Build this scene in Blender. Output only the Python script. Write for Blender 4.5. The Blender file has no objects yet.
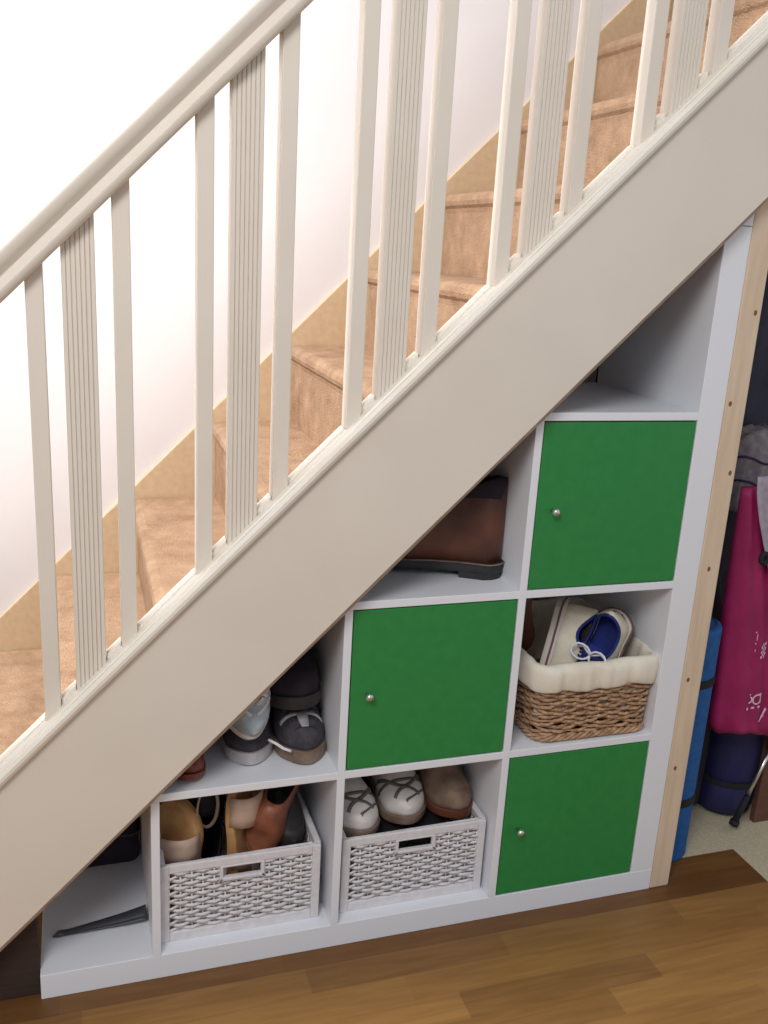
import bpy, math, random
from mathutils import Vector, Matrix
random.seed(7)
C = bpy.context.scene.collection
PI = math.pi
sin, cos = math.sin, math.cos

# ------------------------------------------------------------------ materials
def srgb(r, g, b):
    f = lambda c: (c/255/12.92) if c/255 <= .04045 else ((c/255+.055)/1.055)**2.4
    return (f(r), f(g), f(b), 1)

def mat(name, col, rough=.5, col2=None, scale=20, detail=4, bump=0, bscale=None, metal=0, stretch=None, sheen=0, lo=.35, hi=.65, spec=.5):
    m = bpy.data.materials.new(name); m.use_nodes = True
    nt = m.node_tree; b = nt.nodes['Principled BSDF']
    b.inputs['Roughness'].default_value = rough; b.inputs['Metallic'].default_value = metal
    b.inputs['Specular IOR Level'].default_value = spec
    if sheen:
        b.inputs['Sheen Weight'].default_value = sheen
    b.inputs['Base Color'].default_value = col
    tc = nt.nodes.new('ShaderNodeTexCoord'); mp = nt.nodes.new('ShaderNodeMapping')
    nt.links.new(tc.outputs['Object'], mp.inputs[0])
    if stretch: mp.inputs['Scale'].default_value = stretch
    if col2:
        n = nt.nodes.new('ShaderNodeTexNoise'); n.inputs['Scale'].default_value = scale; n.inputs['Detail'].default_value = detail
        nt.links.new(mp.outputs[0], n.inputs['Vector'])
        r = nt.nodes.new('ShaderNodeValToRGB'); r.color_ramp.elements[0].position = lo; r.color_ramp.elements[1].position = hi
        r.color_ramp.elements[0].color = col; r.color_ramp.elements[1].color = col2
        nt.links.new(n.outputs['Fac'], r.inputs[0]); nt.links.new(r.outputs[0], b.inputs['Base Color'])
    if bump:
        n2 = nt.nodes.new('ShaderNodeTexNoise'); n2.inputs['Scale'].default_value = bscale or scale*3; n2.inputs['Detail'].default_value = 5
        nt.links.new(mp.outputs[0], n2.inputs['Vector'])
        bp = nt.nodes.new('ShaderNodeBump'); bp.inputs['Strength'].default_value = bump; bp.inputs['Distance'].default_value = .004
        nt.links.new(n2.outputs['Fac'], bp.inputs['Height']); nt.links.new(bp.outputs[0], b.inputs['Normal'])
    return m

M = {}
M['wall'] = mat('wall_paint', (.80, .79, .83, 1), .9, (.83, .82, .86, 1), 3, bump=.05, bscale=200)
M['paint'] = mat('cream_paint', (.70, .645, .565, 1), .55, (.73, .675, .595, 1), 6, bump=.06, bscale=60)
M['paint_old'] = mat('aged_cream_gloss', (.80, .755, .66, 1), .35, (.84, .80, .72, 1), 10, bump=.05, bscale=80)
M['raw'] = mat('bare_timber_edge', srgb(172, 152, 134), .8, srgb(192, 174, 156), 30, stretch=(1, 1, 1))
M['white'] = mat('white_foil', (.775, .805, .86, 1), .42)
M['green'] = mat('green_lacquer', (.022, .222, .052, 1), .5, (.027, .240, .058, 1), 40, spec=.4)
M['metal'] = mat('brushed_metal', (.72, .72, .70, 1), .28, metal=1)
M['string'] = mat('tan_string', srgb(206, 180, 148), .8, srgb(214, 190, 158), 60, bump=.1, bscale=300)
M['vinyl'] = mat('beige_vinyl', srgb(188, 178, 150), .75, srgb(204, 194, 168), 160, detail=6, bump=.05)
M['pine'] = mat('pine', srgb(208, 186, 160), .65, srgb(220, 200, 176), 9, detail=6, stretch=(6, 6, .5))
M['knot'] = mat('pine_knot', srgb(120, 88, 50), .7)
M['wwicker'] = mat('white_woven_paper', (.74, .73, .755, 1), .7, (.66, .65, .68, 1), 60, bump=.15, bscale=300)
M['wicker'] = mat('brown_willow', srgb(136, 100, 72), .65, srgb(200, 164, 130), 70, bump=.2, bscale=150, lo=.3, hi=.7)
M['wicker_core'] = mat('dark_willow', srgb(90, 62, 44), .8)
M['linen'] = mat('cream_linen', srgb(222, 214, 196), .95, srgb(232, 226, 212), 12, bump=.15, bscale=220)
def shoe_mat(n, c, c2=None, rough=.6, sc=30, bump=.1): return mat(n, c, rough, c2, sc, bump=bump, bscale=sc*5)
M['canvas'] = shoe_mat('off_white_canvas', srgb(222, 216, 196), srgb(206, 200, 182), .9)
M['rubberwhite'] = shoe_mat('pale_rubber', srgb(198, 190, 184), None, .6)
M['rubberred'] = shoe_mat('brown_piping', srgb(110, 66, 62), None, .6)
M['navy'] = shoe_mat('navy_cloth', srgb(28, 46, 128), srgb(20, 34, 100), .9)
M['navylace'] = shoe_mat('navy_lace', srgb(30, 40, 110), None, .8)
M['whitelace'] = shoe_mat('white_lace', srgb(226, 226, 232), None, .8)
M['tan'] = shoe_mat('tan_cork', srgb(200, 156, 104), srgb(178, 132, 84), .8)
M['nude'] = shoe_mat('pale_leather_strap', srgb(196, 170, 150), srgb(180, 154, 138), .5)
M['brownor'] = shoe_mat('chestnut_leather', srgb(144, 86, 60), srgb(116, 68, 48), .45)
M['brown'] = shoe_mat('dark_brown_leather', srgb(96, 54, 40), srgb(120, 70, 48), .5, 14)
M['bootbrown'] = shoe_mat('oiled_brown_leather', srgb(68, 40, 34), srgb(112, 66, 46), .5, 9)
M['darkin'] = shoe_mat('dark_lining', srgb(34, 28, 30), None, .95)
M['blackr'] = shoe_mat('black_rubber', srgb(34, 32, 34), srgb(44, 42, 44), .6)
M['charcoal'] = shoe_mat('charcoal_mesh', srgb(56, 54, 62), srgb(74, 72, 80), .85, 60)
M['greyleather'] = shoe_mat('grey_overlay', srgb(186, 182, 184), srgb(166, 162, 164), .6)
M['bluegrey'] = shoe_mat('pale_blue_mesh', srgb(176, 186, 194), srgb(140, 160, 172), .8, 40)
M['trainerwhite'] = shoe_mat('white_leather', srgb(214, 210, 208), srgb(200, 196, 192), .5)
M['trainergrey'] = shoe_mat('grey_stripe', srgb(96, 94, 90), None, .6)
M['taupe'] = shoe_mat('taupe_suede', srgb(136, 116, 100), srgb(106, 86, 74), .85)
M['redbrown'] = shoe_mat('reddish_leather', srgb(128, 66, 52), srgb(104, 52, 42), .5)
M['darkgrey'] = mat('dark_grey_plastic', srgb(66, 68, 74), .4)
M['blackcloth'] = mat('black_cloth', srgb(34, 30, 40), .95, srgb(46, 40, 50), 20, bump=.2)
M['darkcoat'] = mat('slate_coat', srgb(52, 54, 70), .95, srgb(66, 66, 82), 12, bump=.3, bscale=40)
M['greyknit'] = mat('grey_marl_knit', srgb(120, 114, 120), .95, srgb(146, 138, 142), 60, bump=.3, bscale=200)
M['greymesh'] = mat('pale_grey_mesh', srgb(176, 168, 182), .9, srgb(158, 150, 166), 60)
M['stripe'] = mat('dark_purple_stripe', srgb(56, 44, 78), .95)
M['pink'] = mat('magenta_nylon', srgb(142, 20, 80), .6, srgb(160, 28, 92), 14, bump=.25, bscale=60)
M['pinkdark'] = mat('plum_strap', srgb(112, 30, 92), .7)
M['print'] = mat('pale_pink_print', srgb(226, 186, 208), .7)
M['mat'] = mat('blue_foam', srgb(26, 96, 164), .8, srgb(22, 84, 150), 60, bump=.2, bscale=250)
M['matend'] = mat('blue_foam_end', srgb(18, 60, 110), .85)
M['strap'] = mat('black_elastic', srgb(24, 24, 30), .8)
M['navyroll'] = mat('navy_nylon', srgb(32, 34, 88), .6, srgb(24, 26, 68), 10, bump=.3, bscale=30)
M['brownboard'] = mat('brown_board', srgb(104, 70, 56), .7, srgb(88, 58, 46), 8, stretch=(1, 1, 6))

def carpet_mat():
    m = bpy.data.materials.new('beige_carpet'); m.use_nodes = True; nt = m.node_tree; b = nt.nodes['Principled BSDF']
    b.inputs['Roughness'].default_value = 1; b.inputs['Specular IOR Level'].default_value = .1
    tc = nt.nodes.new('ShaderNodeTexCoord')
    n = nt.nodes.new('ShaderNodeTexNoise'); n.inputs['Scale'].default_value = 14; n.inputs['Detail'].default_value = 8; n.inputs['Roughness'].default_value = .75
    nt.links.new(tc.outputs['Object'], n.inputs['Vector'])
    r = nt.nodes.new('ShaderNodeValToRGB'); r.color_ramp.elements[0].position = .3; r.color_ramp.elements[1].position = .7
    r.color_ramp.elements[0].color = srgb(146, 118, 96); r.color_ramp.elements[1].color = srgb(190, 160, 134)
    nt.links.new(n.outputs['Fac'], r.inputs[0]); nt.links.new(r.outputs[0], b.inputs['Base Color'])
    n2 = nt.nodes.new('ShaderNodeTexNoise'); n2.inputs['Scale'].default_value = 260; n2.inputs['Detail'].default_value = 3
    nt.links.new(tc.outputs['Object'], n2.inputs['Vector'])
    bp = nt.nodes.new('ShaderNodeBump'); bp.inputs['Strength'].default_value = .7; bp.inputs['Distance'].default_value = .006
    nt.links.new(n2.outputs['Fac'], bp.inputs['Height']); nt.links.new(bp.outputs[0], b.inputs['Normal'])
    return m
M['carpet'] = carpet_mat()

def floor_mat():
    """oak laminate: strips along X, random board lengths and tones, grain"""
    m = bpy.data.materials.new('oak_laminate'); m.use_nodes = True; nt = m.node_tree; b = nt.nodes['Principled BSDF']
    N = nt.nodes.new; L = nt.links.new
    b.inputs['Roughness'].default_value = .42; b.inputs['Specular IOR Level'].default_value = .35
    tc = N('ShaderNodeTexCoord'); sp = N('ShaderNodeSeparateXYZ'); L(tc.outputs['Object'], sp.inputs[0])
    def mt(op, a, bb=None):
        n = N('ShaderNodeMath'); n.operation = op
        for i, v in enumerate((a, bb)):
            if v is None: continue
            if isinstance(v, (int, float)): n.inputs[i].default_value = v
            else: L(v, n.inputs[i])
        return n.outputs[0]
    row = mt('FLOOR', mt('DIVIDE', mt('ADD', sp.outputs['Y'], .046), .066))
    wn = N('ShaderNodeTexWhiteNoise'); wn.noise_dimensions = '1D'; L(row, wn.inputs['W'])
    xs = mt('ADD', mt('DIVIDE', sp.outputs['X'], .42), mt('MULTIPLY', wn.outputs['Value'], 5))
    colid = mt('FLOOR', xs)
    cb = N('ShaderNodeCombineXYZ'); L(row, cb.inputs[0]); L(colid, cb.inputs[1])
    w2 = N('ShaderNodeTexWhiteNoise'); w2.noise_dimensions = '3D'; L(cb.outputs[0], w2.inputs['Vector'])
    r = N('ShaderNodeValToRGB'); cr = r.color_ramp
    cr.elements[0].position = 0; cr.elements[0].color = srgb(130, 94, 54)
    cr.elements[1].position = 1; cr.elements[1].color = srgb(154, 114, 66)
    e = cr.elements.new(.35); e.color = srgb(144, 106, 60)
    e = cr.elements.new(.7); e.color = srgb(152, 114, 64)
    L(w2.outputs['Value'], r.inputs[0])
    mp = N('ShaderNodeMapping'); mp.inputs['Scale'].default_value = (2.2, 26, 1); L(tc.outputs['Object'], mp.inputs[0])
    g = N('ShaderNodeTexNoise'); g.inputs['Scale'].default_value = 2.4; g.inputs['Detail'].default_value = 8; g.inputs['Distortion'].default_value = .6; L(mp.outputs[0], g.inputs['Vector'])
    gr = N('ShaderNodeValToRGB'); gr.color_ramp.elements[0].position = .3; gr.color_ramp.elements[1].position = .7
    gr.color_ramp.elements[0].color = (.72, .68, .63, 1); gr.color_ramp.elements[1].color = (1.05, 1.05, 1.05, 1)
    L(g.outputs['Fac'], gr.inputs[0])
    mx = N('ShaderNodeMixRGB'); mx.blend_type = 'MULTIPLY'; mx.inputs[0].default_value = .8
    L(r.outputs[0], mx.inputs[1]); L(gr.outputs[0], mx.inputs[2])
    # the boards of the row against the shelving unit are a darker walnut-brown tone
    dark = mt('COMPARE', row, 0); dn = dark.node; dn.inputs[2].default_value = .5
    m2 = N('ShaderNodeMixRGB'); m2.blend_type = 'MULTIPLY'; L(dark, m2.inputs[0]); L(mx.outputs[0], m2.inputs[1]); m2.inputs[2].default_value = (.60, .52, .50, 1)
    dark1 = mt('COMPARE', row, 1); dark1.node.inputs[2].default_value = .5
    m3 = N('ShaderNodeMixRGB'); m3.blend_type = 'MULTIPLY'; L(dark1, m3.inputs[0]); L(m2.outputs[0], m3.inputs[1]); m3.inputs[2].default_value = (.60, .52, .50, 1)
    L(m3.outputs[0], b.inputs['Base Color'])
    # fine joints
    fr = mt('FRACT', mt('DIVIDE', mt('ADD', sp.outputs['Y'], .046), .066))
    j = mt('LESS_THAN', fr, .025)
    bp = N('ShaderNodeBump'); bp.invert = True; bp.inputs['Strength'].default_value = .25; bp.inputs['Distance'].default_value = .002
    L(j, bp.inputs['Height']); L(bp.outputs[0], b.inputs['Normal'])
    return m
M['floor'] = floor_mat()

# ------------------------------------------------------------------ mesh helpers
class MB:
    def __init__(s): s.v = []; s.f = []
    def add(s, vs, fs):
        o = len(s.v); s.v += [tuple(x) for x in vs]; s.f += [tuple(i+o for i in f) for f in fs]
    def box(s, x0, x1, y0, y1, z0, z1):
        s.add([(x, y, z) for z in (z0, z1) for y in (y0, y1) for x in (x0, x1)],
              [(0, 2, 3, 1), (4, 5, 7, 6), (0, 1, 5, 4), (2, 6, 7, 3), (0, 4, 6, 2), (1, 3, 7, 5)])
    def prism_y(s, poly, y0, y1):
        n = len(poly); vs = [(x, y0, z) for x, z in poly]+[(x, y1, z) for x, z in poly]
        s.add(vs, [tuple(range(n)), tuple(range(2*n-1, n-1, -1))]+[(i, i+n, (i+1) % n+n, (i+1) % n) for i in range(n)])
    def grid(s, rows, closed=False, cap=False):
        nr, nc = len(rows), len(rows[0]); vs = [p for r in rows for p in r]; fs = []
        for i in range(nr-1):
            for j in range(nc if closed else nc-1):
                k = (j+1) % nc; fs.append((i*nc+j, i*nc+k, (i+1)*nc+k, (i+1)*nc+j))
        if cap: fs += [tuple(range(nc-1, -1, -1)), tuple((nr-1)*nc+j for j in range(nc))]
        s.add(vs, fs)
    def tube(s, pts, r, n=8, cap=True, flat=1.0):
        pts = [Vector(p) for p in pts]; rows = []; up = None
        for i, p in enumerate(pts):
            t = (pts[min(i+1, len(pts)-1)]-pts[max(i-1, 0)]).normalized()
            if up is None:
                up = Vector((0, 0, 1)) if abs(t.z) < .9 else Vector((0, 1, 0))
            a = (up-t*up.dot(t)).normalized(); b = t.cross(a); up = a
            rr = r[i] if isinstance(r, (list, tuple)) else r
            rows.append([p+a*cos(2*PI*k/n)*rr+b*sin(2*PI*k/n)*rr*flat for k in range(n)])
        s.grid(rows, True, cap)
    def build(s, name, m, parent=None, smooth=False, bevel=0, solid=0, subsurf=0, merge=True):
        me = bpy.data.meshes.new(name); me.from_pydata(s.v, [], s.f); me.update()
        import bmesh
        bm = bmesh.new(); bm.from_mesh(me)
        if merge: bmesh.ops.remove_doubles(bm, verts=bm.verts, dist=1e-5)
        bmesh.ops.recalc_face_normals(bm, faces=bm.faces); bm.to_mesh(me); bm.free()
        me.materials.append(m)
        if smooth:
            for p in me.polygons: p.use_smooth = True
        o = bpy.data.objects.new(name, me); C.objects.link(o)
        if parent: o.parent = parent
        if solid:
            d = o.modifiers.new('solid', 'SOLIDIFY'); d.thickness = solid; d.offset = 0
        if bevel:
            d = o.modifiers.new('bevel', 'BEVEL'); d.width = bevel; d.segments = 2; d.limit_method = 'ANGLE'; d.angle_limit = math.radians(40)
        if subsurf:
            d = o.modifiers.new('sub', 'SUBSURF'); d.levels = subsurf; d.render_levels = subsurf
        return o

def tag(o, label, cat, group=None, kind=None):
    o['label'] = label; o['category'] = cat
    if group: o['group'] = group
    if kind: o['kind'] = kind
    return o
def empty(name, loc, label, cat, group=None, mtx=None):
    o = bpy.data.objects.new(name, None); C.objects.link(o); o.empty_display_size = .05
    if mtx is not None: o.matrix_world = mtx
    else: o.location = loc
    return tag(o, label, cat, group)
def struct(o): o['kind'] = 'structure'; return o
def boxo(name, m, dims, parent=None, bevel=0):
    b = MB(); b.box(*dims); return b.build(name, m, parent, bevel=bevel)
def frame(origin, fwd, up):
    f = Vector(fwd).normalized(); u = Vector(up); u = (u-f*u.dot(f)).normalized(); r = f.cross(u)
    m = Matrix(((r.x, f.x, u.x, origin[0]), (r.y, f.y, u.y, origin[1]), (r.z, f.z, u.z, origin[2]), (0, 0, 0, 1)))
    return m

# ------------------------------------------------------------------ dimensions
c, t = .335, .016
T, TR, XL = .0527, .0569, -1.2556
D = .39                                   # shelving depth
WY = .76                                  # wall behind the stairs
R = .1895                                 # rise = going
def XR(n): return -.267+(n-8)*R           # riser of step n
Zs = [T, T+c+t, T+2*c+2*t, T+3*c+3*t]     # top faces of the shelf levels

# ------------------------------------------------------------------ room shell
fl = MB(); z = 0
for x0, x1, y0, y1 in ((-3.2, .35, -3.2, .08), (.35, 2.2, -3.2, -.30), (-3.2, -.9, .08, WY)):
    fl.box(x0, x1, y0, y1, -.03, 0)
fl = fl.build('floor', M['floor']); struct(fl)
fb = MB(); fb.box(-.9, 2.2, .08, WY, -.03, -.002); fb.box(.35, 2.2, -.30, .08, -.03, -.002)
struct(fb.build('floor_cupboard', M['vinyl']))
struct(boxo('wall_back', M['wall'], (-3.2, 2.2, WY, WY+.08, -.03, 3.4)))
struct(boxo('wall_right', M['wall'], (1.15, 1.2, 0, WY, 0, 2.6)))

# ------------------------------------------------------------------ staircase
st = empty('staircase', (-1.4, 0, 0), 'cream-painted staircase with beige carpeted treads rising to the right over the shelving', 'staircase')
off = Vector((1.4, 0, 0))
def topz(x): return .488+(x+1.298)*(1.762-.488)/(1.29)       # underside of the base rail
def botz(x): return .139+(x+1.318)*.9877
xa = -1.459
s = MB(); poly = [(xa, 0)]
xs = [xa+.0001+i*(1.15-xa)/24 for i in range(25)]
poly = [(x, max(0.0, botz(x)+.017+.0006*sin(x*41))) for x in xs]
top = [(x, topz(x)) for x in (1.15, -1.75)]
poly = [(-1.75, 0)]+poly+top
s.prism_y([(x+1.4, z) for x, z in poly], -.037, -.022); s.build('stringer', M['paint'], st, bevel=.0015)
s = MB(); poly = [(-1.75, .0)]+[(x, max(.0, botz(x)+.0008*sin(i*2.3))) for i, x in enumerate(xs)]+[(1.15, topz(1.15)-.01), (-1.75, topz(-1.75)-.01)]
s.prism_y([(x+1.4, z) for x, z in poly], -.022, -.006)
o = s.build('stringer_backing', M['raw'], st); o['label'] = 'bare wood edge showing under the painted stringer'
# wall string
s = MB(); zz = lambda x: x+1.818
s.prism_y([(-1.75+1.4, zz(-1.75)), (-1.75+1.4, zz(-1.75)-.25), (1.15+1.4, zz(1.15)-.25), (1.15+1.4, zz(1.15))], WY-.010, WY-.001)
s.build('wall_string', M['string'], st, bevel=.003)
# carpeted steps (riser + rounded nosing + tread)
for n in range(2, 15):
    x0 = XR(n); x1 = XR(n+1); z1 = R*n; z0 = R*(n-1); nz = .012
    prof = [(x0, z0-.02), (x0, z1-.046)]
    prof += [(x0-nz+.019*(1-cos(a))-0.0, z1-.019+.019*sin(a)) for a in [math.radians(d) for d in (-60, -30, 0, 30, 60, 90)]]
    prof += [(x1+.012, z1), (x1+.012, z1-.024), (x0+.02, z1-.024), (x0+.02, z0-.02)]
    s = MB(); s.prism_y([(x+1.4, z) for x, z in prof], -.005, WY-.012)
    o = s.build('step', M['carpet'], st, bevel=.004)
    for i, p_ in enumerate(o.data.polygons): p_.use_smooth = False

# balustrade
bl = empty('balustrade', (-1.4, 0, .42), 'cream wooden balustrade with handrail and alternating narrow and wide reeded spindles', 'balustrade')
def O(x, y, z): return (x+1.4, y, z-.42)
# base rail: moulded profile swept along the top of the stringer
def sweep(profile, x0, x1, zf, name, m, parent, smooth=False, bevel=0):
    s = MB(); rows = []
    for x in (x0, x1):
        rows.append([O(x, y, zf(x)+dz) for y, dz in profile])
    s.grid(rows, True, True); return s.build(name, m, parent, smooth=smooth, bevel=bevel)
sweep([(-.047, -.004), (-.050, .004), (-.050, .012), (-.045, .019), (-.038, .019), (-.036, .0165), (-.032, .0165), (-.030, .020), (.020, .020), (.020, -.004)],
      -1.75, 1.15, topz, 'base_rail', M['paint_old'], bl)
def railz(x): return 1.268+(x+1.257)*1.002
cx = [(-.030, .004), (-.036, .012), (-.036, .020), (-.028, .028), (-.027, .036), (-.036, .046), (-.040, .058), (-.038, .070), (-.028, .082), (-.012, .089), (.004, .090)]
cx2 = [(-y-.0, z) for y, z in reversed(cx)]
prof = [(y-.004, z*1.14) for y, z in cx]+[(y-.004, z*1.14) for y, z in cx2]
sweep(prof, -1.75, .9, railz, 'handrail', M['paint'], bl, smooth=True)
o = bl.children[-1]; 
d = o.modifiers.new('es', 'EDGE_SPLIT'); d.split_angle = math.radians(50)
centres = [-1.399, -1.1475, -.8955, -.644, -.3925, -.1405, .1115, .363, .615]
def cut_bar(mb, x0, x1, y0, y1):
    zb = lambda x: topz(x)+.012; zt = lambda x: railz(x)+.012
    mb.add([O(x, y, z) for x, y, z in ((x0, y0, zb(x0)), (x1, y0, zb(x1)), (x1, y1, zb(x1)), (x0, y1, zb(x0)),
                                      (x0, y0, zt(x0)), (x1, y0, zt(x1)), (x1, y1, zt(x1)), (x0, y1, zt(x0)))],
           [(0, 3, 2, 1), (4, 5, 6, 7), (0, 1, 5, 4), (1, 2, 6, 5), (2, 3, 7, 6), (3, 0, 4, 7)])
for k in centres:
    for dx in (-.0635, .0635):
        s = MB(); cut_bar(s, k+dx-.0130, k+dx+.0130, -.017, .015); o = s.build('narrow_baluster', M['paint'], bl, bevel=.0015)
    # reeded baluster: grooved front and back faces
    w = .0245; s = MB(); x = k-w
    ng = 7; seg = 2*w/ng
    prof2 = [(k-w, -.0155)]
    for g in range(ng):
        a0 = k-w+seg*g
        prof2 += [(a0+seg*.14, -.017), (a0+seg*.86, -.017)]
        if g < ng-1: prof2 += [(a0+seg, -.0148)]
    prof2 += [(k+w, -.0155), (k+w, .013), (k-w, .013)]
    rows = [[O(px, py, topz(px)+.012) for px, py in prof2], [O(px, py, railz(px)+.012) for px, py in prof2]]
    s.grid(rows, True, True); o = s.build('reeded_baluster', M['paint'], bl)
    o['label'] = 'wide spindle with reeded front face'
    # fillets between the spindles
    for a, b_, h in ((k-.0495, k-.0255, .008), (k+.0255, k+.0495, .008), (k+.0775, k+.174, .003)):
        s = MB(); rows = []
        for x in (a, b_): rows.append([O(x, y, topz(x)+z) for y, z in ((-.008, .018), (-.008, .02+h), (.017, .02+h), (.017, .018))])
        s.grid(rows, True, True); s.build('fillet', M['paint_old'], bl, bevel=.001)

# ------------------------------------------------------------------ shelving unit
su = empty('shelving_unit', (-.6, 0, 0), 'white stepped cube shelving unit with green doors fitted under the staircase', 'shelving unit')
def S(name, x0, x1, y0, y1, z0, z1, m='white', parent=None, bevel=.0012):
    return boxo(name, M[m], (x0+.6, x1+.6, y0, y1, z0, z1), parent or su, bevel)
S('base_panel', XL, TR, 0, D, 0, T)
S('side_panel', 0, TR, 0.0004, D, T, T+4*c+4*t)
S('top_panel', .0, TR, 0, D, T+4*c+4*t+.001, T+4*c+4*t+.048)
for i in (1, 2, 3):
    xx = -i*c-i*t; S('divider', xx, xx+t, -.0006, D+.0006, T, Zs[4-i]-t if i < 4 else 0)
for i in (1, 2, 3):
    xl = -(4-i)*(c+t); S('shelf', xl, 0, 0, D, Zs[i]-t, Zs[i])
def door(x0, z0):
    o = S('door', x0+.0025, x0+c-.0025, .001, .017, z0+.0025, z0+c-.0025, 'green', bevel=.001)
    o['label'] = 'green door'
    kx = x0+c*.108+.6; kz = z0+c*.485
    b = MB(); prof = [(0.0, .0035), (-.008, .0035), (-.010, .006), (-.014, .0078), (-.018, .0078), (-.021, .006), (-.0225, .003), (-.0228, .0001)]
    rows = [[(kx+r*cos(2*PI*k/16), .001+y, kz+r*sin(2*PI*k/16)) for k in range(16)] for y, r in prof]
    b.grid(rows, True, True); k = b.build('knob', M['metal'], o, smooth=True); k['label'] = 'small round chrome knob'
door(-c, Zs[2]); door(-2*c-t, Zs[1]); door(-c, Zs[0])

# timber post beside the unit
po = empty('timber_post', (.083, .02, 0), 'bare pine timber post standing against the right side of the white shelving', 'post')
b = MB(); b.box(TR+.001-.083, .108-.083, -.02, .022, 0, 1.60); b.build('post', M['pine'], po, bevel=.003)
for kx, kz in ((.095, .982), (.081, .777), (.073, .525), (.069, 1.123), (.094, 1.30), (.076, .31)):
    b = MB(); n = 12
    for r_, y_ in ((1, -.0203),):
        b.add([(kx-.083+.0038*cos(2*PI*k/n), y_, kz+.0055*sin(2*PI*k/n)) for k in range(n)]+[(kx-.083+.0038*cos(2*PI*k/n), y_+.002, kz+.0055*sin(2*PI*k/n)) for k in range(n)],
              [tuple(range(n))]+[(k, k+n, (k+1) % n+n, (k+1) % n) for k in range(n)])
    b.build('knot', M['knot'], po)

# ------------------------------------------------------------------ white woven baskets
def white_basket(loc, label):
    W, Dp, H = .316, .335, .172
    root = empty('storage_basket', loc, label, 'basket', 'white woven baskets')
    fr = .017; th = .011
    b = MB()
    for sx in (0, 1):
        for sy in (0, 1):
            x = sx*(W-fr); y = sy*(Dp-th); b.box(x, x+fr, y, y+th, 0, H)
    for y in (0, Dp-th):
        b.box(fr, W-fr, y, y+th, 0, fr+.004); b.box(fr, W-fr, y, y+th, H-fr, H)
    for x in (0, W-th):
        b.box(x, x+th, th, Dp-th, 0, fr+.004); b.box(x, x+th, th, Dp-th, H-fr, H)
    for y in (-.0005, Dp-th+.0005):
        hx0, hx1, hz1, hz0 = W/2-.044, W/2+.044, H-fr, H-fr-.034
        b.box(hx0, hx0+.007, y, y+th, hz0, hz1); b.box(hx1-.007, hx1, y, y+th, hz0, hz1); b.box(hx0, hx1, y, y+th, hz0, hz0+.007); b.box(hx0, hx1, y, y+th, hz1-.004, hz1+.001)
    b.build('frame', M['wwicker'], root, bevel=.002)
    boxo('base', M['wwicker'], (.008, W-.008, .008, Dp-.008, .004, .009), root)
    def panel(width, place, hole):
        b = MB(); z0, z1 = fr+.004, H-fr; x0, x1 = fr, width-fr
        nst = int((x1-x0)/.0205); sp = (x1-x0)/nst; nr = int((z1-z0)/.0083); pz = (z1-z0)/nr
        for i in range(nst+1):
            x = x0+i*sp
            zt = z1
            if hole and abs(x-width/2) < .040: zt = H-fr-.034
            pts = [place(x, .0055, z) for z in (z0, zt)]; b.tube(pts, .0020, 6)
        for r in range(nr):
            z = z0+(r+.5)*pz
            spans = [(x0, x1)]
            if hole and z > H-fr-.036: spans = [(x0, width/2-.041), (width/2+.041, x1)]
            for a, e in spans:
                n = max(8, int((e-a)/.0029)); rows = []
                for i in range(n+1):
                    x = a+(e-a)*i/n; ph = (x-x0)/sp*PI+(r % 2)*PI
                    y = .0055-.0024*sin(ph+PI/2); ed = min(1, min(x-x0, x1-x)/.016); hh = (.0034+.0012*ed)+.0005*sin(ph+PI/2)+random.uniform(-.00035, .00035)
                    dz = .0007*sin(x*90+r*1.7)+(.0022*(1-ed)*(1 if r % 2 else -1))
                    rows.append([place(x, y-.0013, z-hh+dz), place(x, y-.0020, z+dz), place(x, y-.0013, z+hh+dz), place(x, y+.0010, z+dz)])
                b.grid(rows, True, True)
        b.build('woven_panel', M['wwicker'], root, smooth=True, merge=False)
    panel(W, lambda x, y, z: (x, y, z), True)
    panel(W, lambda x, y, z: (x, Dp-y, z), True)
    panel(Dp, lambda x, y, z: (y, x, z), False)
    panel(Dp, lambda x, y, z: (W-y, x, z), False)
    return root
white_basket((-1.0355, .030, T+.0005), 'white woven basket with handle slot, full of sandals, left of the two')
white_basket((-.674, .030, T+.0005), 'white woven basket with handle slot, holding white trainers, beside the bottom green door')

# ------------------------------------------------------------------ wicker basket with liner
def rrect(w, d, r, n=8):
    """rounded rectangle points, centre origin, w x d"""
    pts = []
    for cx_, cy_, a0 in ((w/2-r, d/2-r, 0), (-w/2+r, d/2-r, 90), (-w/2+r, -d/2+r, 180), (w/2-r, -d/2+r, 270)):
        for i in range(n+1):
            a = math.radians(a0+90*i/n); pts.append((cx_+r*cos(a), cy_+r*sin(a)))
    return pts
def resample(pts, n):
    P = [Vector(p) for p in pts]+[Vector(pts[0])]; ls = [0]
    for a, b in zip(P, P[1:]): ls.append(ls[-1]+(b-a).length)
    out = []; j = 0
    for i in range(n):
        s_ = ls[-1]*i/n
        while ls[j+1] < s_: j += 1
        f = (s_-ls[j])/max(1e-9, ls[j+1]-ls[j]); p = P[j].lerp(P[j+1], f); tt = (P[j+1]-P[j]).normalized()
        out.append((p.x, p.y, tt.y, -tt.x))
    return out
wk = empty('wicker_basket', (-.138, .185, Zs[1]+.001), 'brown wicker basket with cream cloth liner under the upper green door', 'basket')
Hb = .164
def bw(z): return .256+.030*z/Hb, .330+.012*z/Hb
NS = 300
b = MB(); nrow = 23; sp = 44
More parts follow.
